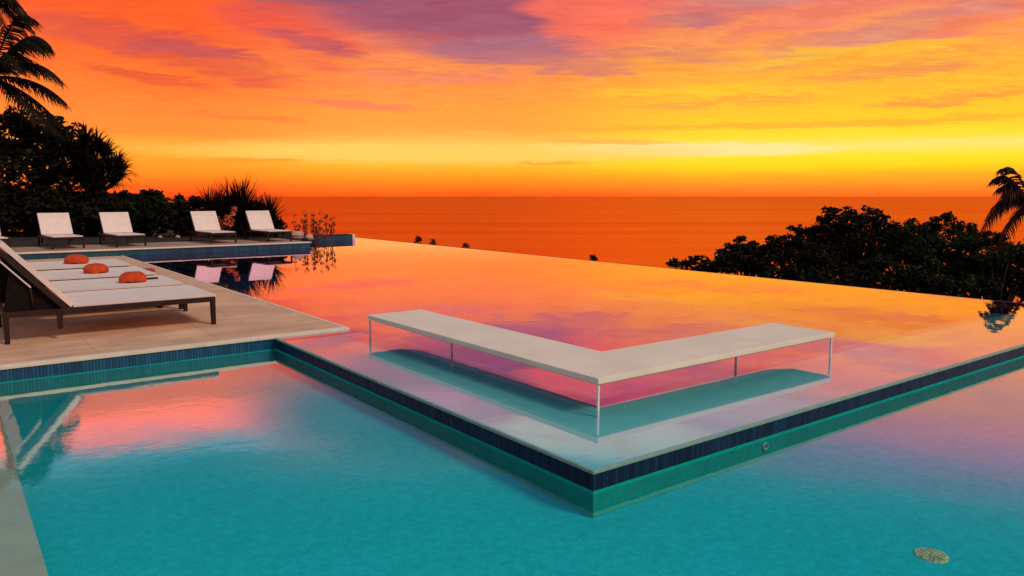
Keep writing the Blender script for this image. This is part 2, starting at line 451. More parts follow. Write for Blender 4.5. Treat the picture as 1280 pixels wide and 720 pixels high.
w = thing('pool_wall', 'overflow wall along the infinity edge of the raised pool', 'pool wall', (XI, 10, -0.7))
inv = Matrix.Translation((-XI, -10, 0.7))
o = wall_strip('tile_band', [(XI, XI + 0.10, YW, 28.0)], -1.9, -0.004, M['tile_navy'], w); o.matrix_parent_inverse = inv
o = wall_strip('tile_band', [(XI, XI + 0.10, -12, YW - 0.002)], -1.9, LOWZ - 0.004, M['tile_navy'], w); o.matrix_parent_inverse = inv

# floor drain in the lower pool
d = thing('pool_drain', 'round mottled bronze drain cover on the floor of the teal pool', 'drain', (4.07, 1.72, LOWZ - 0.151))
bm = bmesh.new()
bmesh.ops.create_cone(bm, cap_ends=True, segments=28, radius1=0.085, radius2=0.078, depth=0.012)
cv = bm_obj('cover', bm, M['bronze'], d)
bm = bmesh.new()
for i in range(-3, 4):
    hw = math.sqrt(max(0, 0.066 ** 2 - (i * 0.018) ** 2))
    box(bm, -hw, hw, i * 0.018 - 0.004, i * 0.018 + 0.004, 0.0065, 0.010)
bm_obj('grille', bm, M['bronze_dark'], cv)

# ------------------------------------------------------------------ the L-shaped bench standing in the pool
b = thing('pool_bench', 'white L-shaped stone bench on thin white legs standing in the raised pool', 'bench', (3.84, 4.035, -0.05))
X0, Y0, X1, Y1, BW = 0.0, 0.0, 3.22, 3.82, 0.71
zt, zb = 0.301, 0.254
bm = bmesh.new()
pts = [(X0, Y0), (X1, Y0 + 0.02), (X1, Y0 + BW), (BW, BW), (BW, Y1), (X0 + 0.12, Y1)]
pts = [(0, 0), (X1, 0), (X1, BW), (BW, BW), (BW, Y1), (0, Y1)]
f = bm.faces.new([bm.verts.new((x, y, zb)) for x, y in pts])
for v in bmesh.ops.extrude_face_region(bm, geom=[f])['geom']:
    if isinstance(v, bmesh.types.BMVert): v.co.z = zt
# the slab's underside is cut back along its inner edge
for v in bm.verts:
    if v.co.z < zb + 0.001:
        if abs(v.co.x - BW) < 1e-4 and v.co.y > BW - 1e-4: v.co.x = BW - 0.24
        if abs(v.co.y - BW) < 1e-4 and (v.co.x > BW - 1e-4 or abs(v.co.x - (BW - 0.24)) < 1e-4): v.co.y = BW - 0.24
bmesh.ops.recalc_face_normals(bm, faces=bm.faces[:])
bm_obj('seat_slab', bm, M['bench'], b, bevel=0.006, seg=2)
bm = bmesh.new()
ins = 0.03
BU = 0.42
pts = [(ins, ins), (X1 - ins, ins), (X1 - ins, BU), (BU, BU), (BU, Y1 - ins), (ins, Y1 - ins)]
f = bm.faces.new([bm.verts.new((x, y, zb - 0.014)) for x, y in pts])
for v in bmesh.ops.extrude_face_region(bm, geom=[f])['geom']:
    if isinstance(v, bmesh.types.BMVert): v.co.z = zb - 0.001
bmesh.ops.recalc_face_normals(bm, faces=bm.faces[:])
bm_obj('under_frame', bm, M['bench_edge'], b)
r = 0.0095
for (lx, ly) in ((0.02, 0.02), (X1 - 0.02, 0.02), (0.02, Y1 - 0.02), (0.30, 2.50), (2.15, 0.37)):
    bm = bmesh.new(); box(bm, lx - r, lx + r, ly - r, ly + r, 0.0, zb - 0.0145); bm_obj('leg', bm, M['steel'], b, bevel=0.003, seg=1)

# ------------------------------------------------------------------ loungers
def make_lounger(width, label, group, cat='sun lounger', angle=49, bl=0.95):
    t = thing('sun_lounger', label, cat, group=group)
    hw = width / 2
    fx, bx, hx = 1.10, -1.10, -0.45
    bm = bmesh.new()
    for s in (-1, 1):
        box(bm, bx, fx, s * hw - 0.025, s * hw + 0.025, 0.285, 0.343)
    box(bm, fx - 0.05, fx, -hw + 0.026, hw - 0.026, 0.287, 0.341)
    box(bm, bx, bx + 0.05, -hw + 0.026, hw - 0.026, 0.287, 0.341)
    box(bm, hx - 0.03, hx + 0.03, -hw + 0.026, hw - 0.026, 0.287, 0.325)
    box(bm, 0.45, 0.50, -hw + 0.026, hw - 0.026, 0.25, 0.30)
    bm_obj('frame', bm, M['wood'], t, bevel=0.004, seg=1)
    for (x, s) in ((fx - 0.03, -1), (fx - 0.03, 1), (bx + 0.03, -1), (bx + 0.03, 1), (hx - 0.12, -1), (hx - 0.12, 1)):
        bm = bmesh.new(); vs = box(bm, x - 0.028, x + 0.028, s * hw - 0.028, s * hw + 0.028, 0.0 if abs(x) > 0.9 else 0.12, 0.286)
        for v in vs[:4]: v.co.x = x + (v.co.x - x) * 0.85
        bm_obj('leg' if abs(x) > 0.9 else 'peg', bm, M['wood'], t, bevel=0.004, seg=1)
    # seat: a taut sling that dips a little between its rails
    nu, nv = 16, 10
    def cloth(x_of, name, mat, thick, inset=-0.02):
        Vt, Vb = [], []
        for i in range(nu + 1):
            for j in range(nv + 1):
                u, v = i / nu, j / nv
                y = -hw + inset + v * (width - 2 * inset)
                sag = -0.014 * (1 - (2 * v - 1) ** 4) * (1 - (2 * u - 1) ** 6)
                p, nrm = x_of(u)
                Vt.append(Vector((p[0], y, p[1])) + Vector((nrm[0], 0, nrm[1])) * (thick + sag))
                Vb.append(Vector((p[0], y, p[1])) + Vector((nrm[0], 0, nrm[1])) * sag)
        n1 = len(Vt); Fc = []
        idx = lambda i, j: i * (nv + 1) + j
        for i in range(nu):
            for j in range(nv):
                a, b_, c, d_ = idx(i, j), idx(i + 1, j), idx(i + 1, j + 1), idx(i, j + 1)
                Fc.append((a, b_, c, d_)); Fc.append((d_ + n1, c + n1, b_ + n1, a + n1))
        for i in range(nu):
            Fc.append((idx(i, 0), idx(i, 0) + n1, idx(i + 1, 0) + n1, idx(i + 1, 0)))
            Fc.append((idx(i + 1, nv), idx(i + 1, nv) + n1, idx(i, nv) + n1, idx(i, nv)))
        for j in range(nv):
            Fc.append((idx(0, j + 1), idx(0, j + 1) + n1, idx(0, j) + n1, idx(0, j)))
            Fc.append((idx(nu, j), idx(nu, j) + n1, idx(nu, j + 1) + n1, idx(nu, j + 1)))
        return mesh_obj(name, Vt + Vb, Fc, mat, t)
    cloth(lambda u: ((hx + 0.02 + u * (fx - hx), 0.345), (0, 1)), 'seat', M['sling'], 0.024, 0.012)
    ca, sa = math.cos(R(angle)), math.sin(R(angle))
    bk = cloth(lambda u: ((hx - 0.01 - u * bl * ca, 0.352 + u * bl * sa), (sa, ca)), 'backrest', M['sling'], 0.055)
    # backrest rails, tilted
    mt = Matrix.Translation((hx - 0.01, 0, 0.352)) @ Matrix.Rotation(R(angle) - math.pi, 4, 'Y') @ Matrix.Scale(1, 4)
    bm = bmesh.new()
    def along(u, off): return Vector((hx - 0.01 - u * ca - off * sa, 0, 0.352 + u * sa - off * ca))
    for s in (-1, 1):
        vs = []
        for (u, off) in ((0, 0.016), (bl - 0.05, 0.016), (bl - 0.09, 0.07), (0, 0.07)):
            for dy in (-0.022, 0.022): vs.append(bm.verts.new(along(u, off) + Vector((0, s * hw + dy, 0))))
        for q in ((0, 2, 4, 6), (7, 5, 3, 1), (0, 1, 3, 2), (2, 3, 5, 4), (4, 5, 7, 6), (6, 7, 1, 0)): bm.faces.new([vs[i] for i in q])
    for u in (0.35, bl - 0.16):
        vs = []
        for (du, off) in ((-0.025, 0.01), (0.025, 0.01), (0.025, 0.055), (-0.025, 0.055)):
            for y in (-hw + 0.024, hw - 0.024): vs.append(bm.verts.new(along(u + du, off) + Vector((0, y, 0))))
        for q in ((0, 2, 4, 6), (7, 5, 3, 1), (0, 1, 3, 2), (2, 3, 5, 4), (4, 5, 7, 6), (6, 7, 1, 0)): bm.faces.new([vs[i] for i in q])
    bmesh.ops.recalc_face_normals(bm, faces=bm.faces[:])
    bm_obj('backrest_frame', bm, M['wood'], bk)
    # cloth flap hanging behind the upper half of the backrest
    bm = bmesh.new(); vs = []
    for (u, off) in ((0.42, 0.105), (bl - 0.14, 0.105), (bl - 0.14, 0.12), (0.42, 0.12)):
        for y in (-hw, hw): vs.append(bm.verts.new(along(u, off) + Vector((0, y, 0))))
    for q in ((0, 2, 4, 6), (7, 5, 3, 1), (0, 1, 3, 2), (2, 3, 5, 4), (4, 5, 7, 6), (6, 7, 1, 0)): bm.faces.new([vs[i] for i in q])
    bmesh.ops.recalc_face_normals(bm, faces=bm.faces[:])
    bm_obj('fabric_flap', bm, M['sling'], bk)
    for s in (-1, 1):
        a = along(0.5, 0.06); c = Vector((bx + 0.30, 0, 0.31))
        Vv, Ff = tube([a + Vector((0, s * (hw - 0.03), 0)), c + Vector((0, s * (hw - 0.03), 0))], 0.014, 8)
        mesh_obj('strut', Vv, Ff, M['wood'], bk, True)
    # added black panels standing in for the shade below the backrest
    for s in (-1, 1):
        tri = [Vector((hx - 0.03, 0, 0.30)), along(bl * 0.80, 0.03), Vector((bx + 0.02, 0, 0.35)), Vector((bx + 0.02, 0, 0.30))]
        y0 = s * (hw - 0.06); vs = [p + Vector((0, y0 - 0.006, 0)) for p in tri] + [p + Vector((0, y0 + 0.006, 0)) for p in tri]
        mesh_obj('shade_panel', vs, [(0, 1, 2, 3), (7, 6, 5, 4), (0, 4, 5, 1), (1, 5, 6, 2), (2, 6, 7, 3), (3, 7, 4, 0)], M['under_shade'], t)
    return t

GN = 'white loungers side by side on the near deck'
lg = make_lounger(1.34, 'nearest wide white lounger on the near deck, nothing lying on its seat', GN)
lg.location = (1.57, 10.34, DZ)
dup(lg, (1.57, 11.93, DZ), 0, 'second white lounger of the near row, under the nearest of the orange cushions')
dup(lg, (1.57, 13.72, DZ), 0, 'third white lounger of the near row, under the middle orange cushion', (1, 1.12, 1))
dup(lg, (1.57, 15.68, DZ), 0, 'white lounger of the near row closest to the far deck, under the farthest orange cushion', (1, 1.12, 1))

GF = 'white loungers along the far deck'
lf = make_lounger(0.86, 'far deck lounger cut off by the left edge, only its foot in view', GF, angle=53, bl=0.78)
RF = R(-85)
cf = math.cos(RF); sf = math.sin(RF)
def far_place(fx_, fy_): return (fx_ - 0.88 * cf, fy_ - 0.88 * sf, 0.19)
lf.location = far_place(1.05, 23.5); lf.rotation_euler = (0, 0, RF); lf.scale = (0.80, 0.86, 0.93)
for (x, y, lab) in ((2.74, 23.4, 'far deck lounger in front of the dark hedge under the palm, left of its twin'),
                    (4.28, 23.4, 'far deck lounger second from the palm, beside the round dark bush'),
                    (6.80, 23.4, 'far deck lounger just left of the coral flower stalks'),
                    (8.44, 23.2, 'far deck lounger in front of the spiky bush, closest to the sea')):
    dup(lf, far_place(x, y), RF, lab)

# ------------------------------------------------------------------ orange cushions
def cushion(mat, rx=0.185, ry=0.16, h=0.16):
    bm = bmesh.new()
    bmesh.ops.create_uvsphere(bm, u_segments=36, v_segments=18, radius=1)
    for v in bm.verts:
        a = math.atan2(v.co.y, v.co.x)
        c = v.co.copy()
        rad = math.hypot(c.x, c.y)
        e = abs(c.z) ** 0.75 * (1 if c.z > 0 else -1)
        lob = 1 + 0.035 * math.cos(a * 6) * rad
        sx = (abs(rad) ** 0.85) * lob
        dim = 0
        if c.z < 0: e *= 0.25
        v.co = Vector((math.cos(a) * sx * rx, math.sin(a) * sx * ry, e * h * 0.8 + 0.2 * h + (0.008 * math.sin(a * 3 + 1) + 0.006 * math.sin(a * 7)) * rad))
    return bm
def place_cushion(bm, mat, loc, rz, label, group=None, cat='cushion'):
    o = bm_obj('cushion', bm, mat, None, True); o.location = loc; o.rotation_euler = (0, 0, rz)
    return tag(o, label, cat, group)
GC = 'orange cushions on the loungers'
SZ = DZ + 0.352
place_cushion(cushion(None, 0.19, 0.17, 0.155), M['orange'], (2.17, 11.92, SZ), 0.3, 'puffy orange cushion on the second lounger, nearest of the three', GC)
place_cushion(cushion(None, 0.19, 0.18, 0.155), M['orange'], (1.97, 13.74, SZ), 1.2, 'puffy orange cushion on the third lounger, middle one of three', GC)
place_cushion(cushion(None, 0.21, 0.19, 0.165), M['orange'], (1.97, 15.88, SZ), 2.2, 'puffy orange cushion on the lounger closest to the far deck', GC)
place_cushion(cushion(None, 0.27, 0.2, 0.07), M['orange_dark'], (3.35, 17.3, DZ), 0.5, 'flat dark orange cushion lying on the deck by the pool edge')
o = bm_obj('cloth_strap', (lambda bm: (box(bm, -0.09, 0.09, -0.035, 0.035, 0, 0.02), bm)[1])(bmesh.new()), M['wood'], bevel=0.006)
o.location = (2.46, 12.15, SZ + 0.01); tag(o, 'small dark strap lying beside the nearest orange cushion', 'strap')

# ------------------------------------------------------------------ planting
def leaf_cloud(centers, radii, n, size, flat=0.6, bias=0.55, droop=0.2):
    """many pointed leaf quads through a set of uneven clumps"""
    C = np.array([tuple(c) for c in centers]); Rr = np.array([(r if hasattr(r, '__len__') else (r, r, r)) for r in radii])
    wgt = (Rr.prod(axis=1)) ** (2 / 3); wgt = wgt / wgt.sum()
    k = rng.choice(len(C), n, p=wgt)
    d = rng.normal(size=(n, 3)); d /= np.linalg.norm(d, axis=1)[:, None]
    rad = rng.random(n) ** (1 / 3 * bias + 0.05)
    rad *= 0.82 + 0.36 * rng.random(n)
    P = C[k] + d * rad[:, None] * Rr[k]
    a = rng.normal(size=(n, 3)); a[:, 2] = a[:, 2] * flat - droop; a /= np.linalg.norm(a, axis=1)[:, None]
    b = np.cross(a, rng.normal(size=(n, 3))); b /= np.linalg.norm(b, axis=1)[:, None]
    s = size * (0.55 + 0.9 * rng.random(n))[:, None]
    V = np.empty((n, 4, 3))
    V[:, 0] = P - a * s * 0.5; V[:, 1] = P + b * s * 0.26; V[:, 2] = P + a * s * 0.55; V[:, 3] = P - b * s * 0.26
    F = np.arange(n * 4).reshape(n, 4)
    return V.reshape(-1, 3), F

def limb_tree(root, base, clumps, r0=0.14):
    parts = []
    base = Vector(base)
    top = sum((Vector(c) for c in clumps), Vector()) / len(clumps)
    fork = base.lerp(top, 0.45)
    mid = base.lerp(fork, 0.5) + Vector((random.uniform(-.2, .2), random.uniform(-.2, .2), 0))
    parts.append(tube([base - Vector((0, 0, 0.3)), mid, fork], [r0, r0 * 0.8, r0 * 0.65], 8))
    for c in clumps:
        c = Vector(c); q = fork.lerp(c, 0.5) + Vector((random.uniform(-.15, .15), random.uniform(-.15, .15), random.uniform(0, .25)))
        parts.append(tube([fork, q, c], [r0 * 0.5, r0 * 0.3, r0 * 0.12], 6))
    return join_vf(parts)

def leafy(name, label, cat, clumps_px, depth, leaf, n, mat, group=None, spread=0.8, squash=(1.0, 0.9), trunk_px=None, ground=None, r0=0.12, bias=0.55, sat=6):
    """clumps_px: (px, py, radius_px) silhouettes in the photo, turned into clumps with real size at their depth"""
    cen, rad = [], []
    k = depth / FPX
    for (px, py, r) in clumps_px:
        jd = random.uniform(-1, 1) * spread
        cen.append(at(px, py, depth + jd)); rr = r * k; rad.append((rr * squash[0], rr * squash[0], rr * squash[1]))
    if sat:
        for i in range(len(cen)):
            for j in range(sat):
                a = random.uniform(0, 2 * math.pi); e = random.uniform(-0.1, 1.4); q = random.uniform(0.9, 1.15)
                rr = rad[i][0]
                cen.append(cen[i] + Vector((math.cos(a) * math.cos(e), math.sin(a) * math.cos(e), math.sin(e))) * rr * q)
                rr *= random.uniform(0.16, 0.36); rad.append((rr * 1.3, rr * 1.3, rr * 0.8))
    tp = trunk_px or (sum(c[0] for c in clumps_px) / len(clumps_px), clumps_px[0][1])
    b = at(tp[0], tp[1], depth)
    gz = ground if ground is not None else ground_z(b.x, b.y)
    base = Vector((b.x, b.y, gz))
    t = thing(name, label, cat, base, group=group)
    V, F = leaf_cloud([c - base for c in cen], rad, n, leaf, bias=bias)
    crown = mesh_obj('crown' if cat == 'tree' else 'foliage', V, F, mat, t)
    V, F = limb_tree(t, (0, 0, 0), [c - base for c in cen[:len(clumps_px) * 3]], r0)
    mesh_obj('trunk' if cat == 'tree' else 'stem', V, F, M['bark'], t, True)
    return t

def blade_tuft(n, length, width, lean=(0.1, 1.35), curl=0.5):
    """strap leaves radiating from one point"""
    V, F = [], []
    for i in range(n):
        a = random.uniform(0, 2 * math.pi); th = random.uniform(*lean)
        L_ = length * random.uniform(0.6, 1.1); w0 = width * random.uniform(0.7, 1.2)
        side = Vector((-math.sin(a), math.cos(a), 0))
        p = Vector((0, 0, 0)); seg = 5; o = len(V)
        for s in range(seg + 1):
            u = s / seg
            ang = th + curl * u * u
            ww = w0 * (1 - u ** 1.6) + 0.002
            V += [p - side * ww, p + side * ww]
            p = p + Vector((math.cos(a) * math.sin(ang), math.sin(a) * math.sin(ang), math.cos(ang))) * (L_ / seg)
            if s: F.append((o + 2 * s - 2, o + 2 * s - 1, o + 2 * s + 1, o + 2 * s))
    return V, F

def frond(direction, length, rise, drop, nl, leaflet, width=0.06):
    """a feather leaf: an arched rib with hanging leaflets. direction = azimuth in xy"""
    V, F = [], []
    d = Vector((math.cos(direction), math.sin(direction), 0)); side = Vector((-d.y, d.x, 0))
    seg = 14; pts = []
    for i in range(seg + 1):
        u = i / seg
        pts.append(d * (length * (u - 0.12 * u * u)) + Vector((0, 0, rise * math.sin(u * 1.9) * 0.9 - drop * u ** 2.4)))
    V, F = tube(pts, [0.035 * (1 - 0.85 * i / seg) + 0.004 for i in range(seg + 1)], 5)
    V = list(V); F = list(F)
    for i in range(nl):
        u = 0.10 + 0.9 * (i / nl)
        x = u * seg; j = min(int(x), seg - 1); p = pts[j].lerp(pts[j + 1], x - j); t = (pts[j + 1] - pts[j]).normalized()
        ll = leaflet * (0.55 + 0.75 * math.sin(u * 2.6)) * random.uniform(0.8, 1.1) * (1.0 if u < 0.8 else 1.25 - 0.6 * u)
        for s in (-1, 1):
            dirn = (side * s * 0.75 + t * 0.55 + Vector((0, 0, -0.35 - 0.35 * random.random()))).normalized()
            tip = p + dirn * ll + Vector((0, 0, -0.22 * ll))
            midp = p + dirn * ll * 0.5 + Vector((0, 0, 0.02))
            wv = t * width
            o = len(V)
            V += [p - wv * 0.5, p + wv * 0.5, midp + wv * 0.5, midp - wv * 0.5, tip]
            F += [(o, o + 1, o + 2, o + 3), (o + 3, o + 2, o + 4)]
    return V, F

def palm(label, crown, ground, fronds, mat, trunk_r=0.14, lean=(0.3, 0.2)):
    crown = Vector(crown); base = Vector((crown.x - lean[0], crown.y - lean[1], ground))
    t = thing('palm_tree', label, 'palm tree', base)
    c = crown - base
    pts = [Vector((0, 0, -0.4))] + [Vector((c.x * (i / 8) ** 1.7, c.y * (i / 8) ** 1.7, c.z * i / 8)) for i in range(1, 9)]
    V, F = tube(pts, [trunk_r * (1.15 - 0.35 * i / 8) for i in range(9)], 10)
    mesh_obj('trunk', V, F, M['bark'], t, True)
    for (az, ln, rise, drop, nl, lf_) in fronds:
        # azimuth is given against the view: 0 = straight away, +90 = to the right
        a = math.radians(90) - (math.radians(az) + YAW) + 0.0
        dirv = (math.sin(math.radians(az)) * R2[0] + math.cos(math.radians(az)) * F2[0], math.sin(math.radians(az)) * R2[1] + math.cos(math.radians(az)) * F2[1])
        V, F = frond(math.atan2(dirv[1], dirv[0]), ln, rise, drop, nl, lf_)
        o = mesh_obj('frond', V, F, mat, t); o.location = c
    return t

# left garden -------------------------------------------------------------
palm('tall feathery palm at the left edge, its fronds arching over the garden', at(-12, 96, 27), 0.14,
     [(88, 2.9, 0.9, 1.0, 46, 0.62), (80, 2.8, 0.1, 1.0, 44, 0.62), (100, 2.6, 1.7, 0.7, 46, 0.6), (95, 2.0, 2.4, 0.1, 40, 0.6), (70, 2.4, -0.5, 1.2, 42, 0.62),
      (110, 2.4, -0.3, 1.4, 42, 0.62), (84, 2.5, -0.9, 1.2, 42, 0.6), (120, 2.3, 1.2, 1.1, 40, 0.6), (60, 2.2, 2.0, 0.5, 40, 0.6), (20, 2.3, 1.4, 0.8, 28, 0.6), (-40, 2.4, 1.0, 1.2, 28, 0.6), (-90, 2.6, 1.2, 1.1, 28, 0.6), (-120, 2.5, 0.5, 1.3, 28, 0.6),
      (160, 2.3, 1.3, 1.0, 28, 0.6), (50, 2.3, 1.9, 0.5, 28, 0.6)], M['leaf_palm'], 0.17, (0.2, 0.3))
palm('taller feathery palm mostly out of view at the upper left corner', at(-34, -12, 28.5), 0.14,
     [(88, 2.4, 0.4, 1.6, 44, 0.6), (80, 2.2, -0.2, 1.8, 42, 0.6), (100, 2.0, 0.9, 1.3, 40, 0.6), (70, 2.3, 0.2, 1.9, 42, 0.6), (110, 2.2, -0.5, 1.8, 42, 0.6), (-90, 2.4, 0.6, 1.2, 30, 0.6), (180, 2.2, 0.8, 1.2, 30, 0.6), (10, 2.2, 0.9, 1.2, 30, 0.6)], M['leaf_palm'], 0.17, (0.3, 0.2))
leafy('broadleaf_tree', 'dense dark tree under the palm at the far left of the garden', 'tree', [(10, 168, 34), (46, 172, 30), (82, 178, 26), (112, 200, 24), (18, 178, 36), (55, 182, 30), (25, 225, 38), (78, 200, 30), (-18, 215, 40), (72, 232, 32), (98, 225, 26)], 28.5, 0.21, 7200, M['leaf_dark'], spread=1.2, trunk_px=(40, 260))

def pandanus(label, heads, depth, base_px):
    b = at(base_px[0], base_px[1], depth); base = Vector((b.x, b.y, 0.14))
    t = thing('screw_pine', label, 'tree', base)
    parts = []
    fork = Vector((0, 0, 1.2))
    hs = [at(px, py, depth + random.uniform(-.6, .6)) - base for (px, py) in heads]
    parts.append(tube([Vector((0, 0, -0.3)), Vector((0.05, 0, 0.6)), fork], [0.11, 0.09, 0.08], 8))
    for h in hs:
        parts.append(tube([fork, fork.lerp(h, 0.5) + Vector((0, 0, 0.1)), h], [0.06, 0.05, 0.04], 6))
    V, F = join_vf(parts); mesh_obj('trunk', V, F, M['bark'], t, True)
    for h in hs:
        V, F = blade_tuft(95, 0.95, 0.04, (0.1, 1.6), 1.4)
        o = mesh_obj('leaf_head', V, F, M['leaf_palm'], t); o.location = h
    return t
pandanus('screw pine with drooping strap-leaf heads beside the dense dark tree', [(108, 180), (132, 196), (148, 212), (120, 215), (142, 232), (100, 205), (84, 190), (122, 186), (112, 200), (136, 216), (150, 222), (126, 230), (106, 228)], 27.5, (118, 285))

GH = 'dark shrubs behind the far loungers'
leafy('shrub', 'dark hedge clump behind the lounger cut off at the left', 'shrub', [(10, 268, 34), (-25, 265, 36), (42, 272, 30)], 27.2, 0.19, 4800, M['leaf_dark'], GH, trunk_px=(10, 290))
leafy('shrub', 'dark hedge clump right behind the lounger under the palm', 'shrub', [(75, 272, 28), (105, 275, 26), (60, 262, 22)], 27.0, 0.19, 4400, M['leaf_dark'], GH, trunk_px=(85, 290))
leafy('shrub', 'tall dark shrub behind the second far lounger', 'shrub', [(135, 268, 24), (158, 272, 24), (120, 262, 18), (150, 258, 16)], 27.4, 0.19, 4400, M['leaf_dark'], GH, trunk_px=(140, 290))
leafy('shrub', 'round dark bush between the second and third far loungers', 'shrub', [(186, 264, 24), (196, 272, 22), (176, 272, 20)], 26.6, 0.18, 3000, M['leaf_green'], GH, trunk_px=(187, 292))
leafy('shrub', 'low dark shrub left of the spiky bush', 'shrub', [(220, 270, 20), (240, 268, 18), (232, 280, 18)], 26.9, 0.2, 2000, M['leaf_dark'], GH, trunk_px=(230, 292))

def tuft(label, px, py, depth, n, length, width, mat, lean=(0.05, 1.4), curl=0.45, heads=1, group=None):
    b = at(px, py, depth); gz = 0.14
    t = thing('spiky_bush', label, 'bush', (b.x, b.y, gz), group=group)
    top = b.z - gz
    parts = []
    hs = []
    for i in range(heads):
        o = Vector((random.uniform(-.5, .5), random.uniform(-.5, .5), top * random.uniform(0.65, 1.0))) if i else Vector((0, 0, top))
        hs.append(o); parts.append(tube([Vector((o.x * .3, o.y * .3, -0.2)), o * 0.6, o], [0.07, 0.06, 0.05], 6))
    V, F = join_vf(parts); mesh_obj('stem', V, F, M['bark'], t, True)
    for o in hs:
        V, F = blade_tuft(n, length, width, lean, curl); q = mesh_obj('leaf_head', V, F, mat, t); q.location = o
    return t
tuft('big spiky bush of radiating strap leaves behind the lounger closest to the sea', 302, 271, 26.5, 230, 1.55, 0.022, M['leaf_palm'], heads=3)
tuft('lower spiky bush behind the lounger by the coral flowers', 262, 268, 26.8, 150, 1.15, 0.020, M['leaf_palm'], heads=2)
tuft('spiky bush drooping over the end of the far deck', 338, 276, 26.0, 150, 1.1, 0.020, M['leaf_dark'], heads=2)
leafy('shrub', 'dark shrub filling in below the big spiky bush', 'shrub', [(300, 276, 26), (325, 280, 22), (275, 280, 18), (340, 284, 16)], 26.9, 0.2, 2400, M['leaf_dark'], GH, trunk_px=(305, 294))

# coral flower stalks between the last two loungers
b = at(284, 296, 25.6); base = Vector((b.x, b.y, 0.19))
t = thing('flowering_plant', 'coral flower stalks between the last two far loungers', 'plant', base)
parts = []; cen = []
for i in range(7):
    tip = Vector((random.uniform(-0.34, 0.34) * R2[0], random.uniform(-0.34, 0.34) * R2[1], random.uniform(0.45, 0.98)))
    parts.append(tube([Vector((0, 0, 0)), tip * 0.5 + Vector((0.02, 0, 0.05)), tip], [0.012, 0.010, 0.006], 5)); cen += [tip, tip * 0.82]
V, F = join_vf(parts); mesh_obj('stem', V, F, M['twig'], t)
V, F = leaf_cloud(cen, [0.10] * len(cen), 560, 0.10, flat=1, droop=0); mesh_obj('blossom', V, F, M['petal'], t)

# dry stalks past the end of the far deck, out of the shallow edge of the pool
b = at(394, 294, 26.4); base = Vector((b.x, b.y, -0.1))
t = thing('reed_clump', 'bare reddish reeds past the end of the far deck', 'reeds', base)
for i in range(26):
    s = random.uniform(-0.62, 0.62)
    foot = Vector((s * R2[0], s * R2[1], 0)); h = random.uniform(0.5, 1.15)
    tip = foot + Vector((random.uniform(-.18, .18), random.uniform(-.18, .18), h))
    V, F = tube([foot, foot.lerp(tip, 0.5) + Vector((random.uniform(-.05, .05), 0, 0)), tip], [0.011, 0.009, 0.005], 5)
    if i % 3: 
        tip2 = foot.lerp(tip, 0.6) + Vector((random.uniform(-.2, .2), random.uniform(-.1, .1), 0.22))
        v2, f2 = tube([foot.lerp(tip, 0.55), tip2], [0.007, 0.004], 5)
        V, F = join_vf([(V, F), (v2, f2)])
    v3, f3 = leaf_cloud([foot.lerp(tip, q) for q in (0.5, 0.75, 1.0)], [0.07] * 3, 16, 0.09, flat=1)
    V, F = join_vf([(V, F), ([Vector(q) for q in v3], [tuple(int(k) for k in q) for q in f3])])
    mesh_obj('stalk', V, F, M['twig'], t)

# pale rocks
def rock(px, py, depth, s, label, z=0.19):
    b = at(px, py, depth)
    bm = bmesh.new(); bmesh.ops.create_icosphere(bm, subdivisions=3, radius=1)
    for v in bm.verts:
        n_ = 1 + 0.16 * math.sin(v.co.x * 3.1 + px) + 0.12 * math.cos(v.co.y * 4.3 + v.co.z * 2 + px) + 0.05 * math.sin(v.co.z * 9)
        v.co *= n_; v.co.x *= s; v.co.y *= s * 0.8; v.co.z = v.co.z * s * 0.6 + s * 0.5
    o = bm_obj('rock', bm, M['rock'], None, False); o.location = (b.x, b.y, z); o.rotation_euler = (0, 0, px)
    return tag(o, label, 'rock', 'pale rocks along the far deck')
rock(372, 294, 24.9, 0.24, 'broad pale rock at the very end of the far deck', 0.19)
rock(386, 296, 25.3, 0.16, 'small pale rock beside the bare reeds', 0.15)
rock(200, 293, 25.6, 0.075, 'pinkish rock at the foot of the round dark bush', 0.19)
rock(222, 293, 25.6, 0.085, 'low pinkish rock under the shrub between two far loungers', 0.19)

# beyond the infinity edge -------------------------------------------------
def edge_sprig(px, py, w_px, h_px, depth, label, mat):
    k = depth / FPX
    b = at(px, py, depth); gz = ground_z(b.x, b.y)
    t = thing('shrub', label, 'shrub', (b.x, b.y, gz), group='little bushes past the infinity edge')
    top = b.z - gz
    V, F = leaf_cloud([(0, 0, top), (w_px * k * .3 * R2[0], w_px * k * .3 * R2[1], top - .03), (0, 0, top - .25), (0, 0, top - .5)], [(w_px * k * .5, w_px * k * .5, h_px * k), (w_px * k * .4,) * 2 + (h_px * k * .7,), 0.22, 0.2], 420, 0.10)
    mesh_obj('foliage', V, F, mat, t)
    V, F = tube([(0, 0, -0.1), (0.02, 0, top * 0.6), (0, 0, top)], [0.02, 0.015, 0.01], 6); mesh_obj('stem', V, F, M['bark'], t)
edge_sprig(522, 299, 8, 4, 37, 'low dark bush peeking over the infinity edge, leftmost of a pair', M['leaf_dark'])
edge_sprig(541, 301, 6, 3, 36, 'small reddish bush right beside the leftmost dark bush past the infinity edge', M['twig'])
edge_sprig(582, 306, 8, 2.5, 34, 'very flat bush barely showing over the infinity edge', M['twig'])
edge_sprig(741, 321, 7, 4, 27, 'lone little bush over the middle of the infinity edge', M['leaf_dark'])

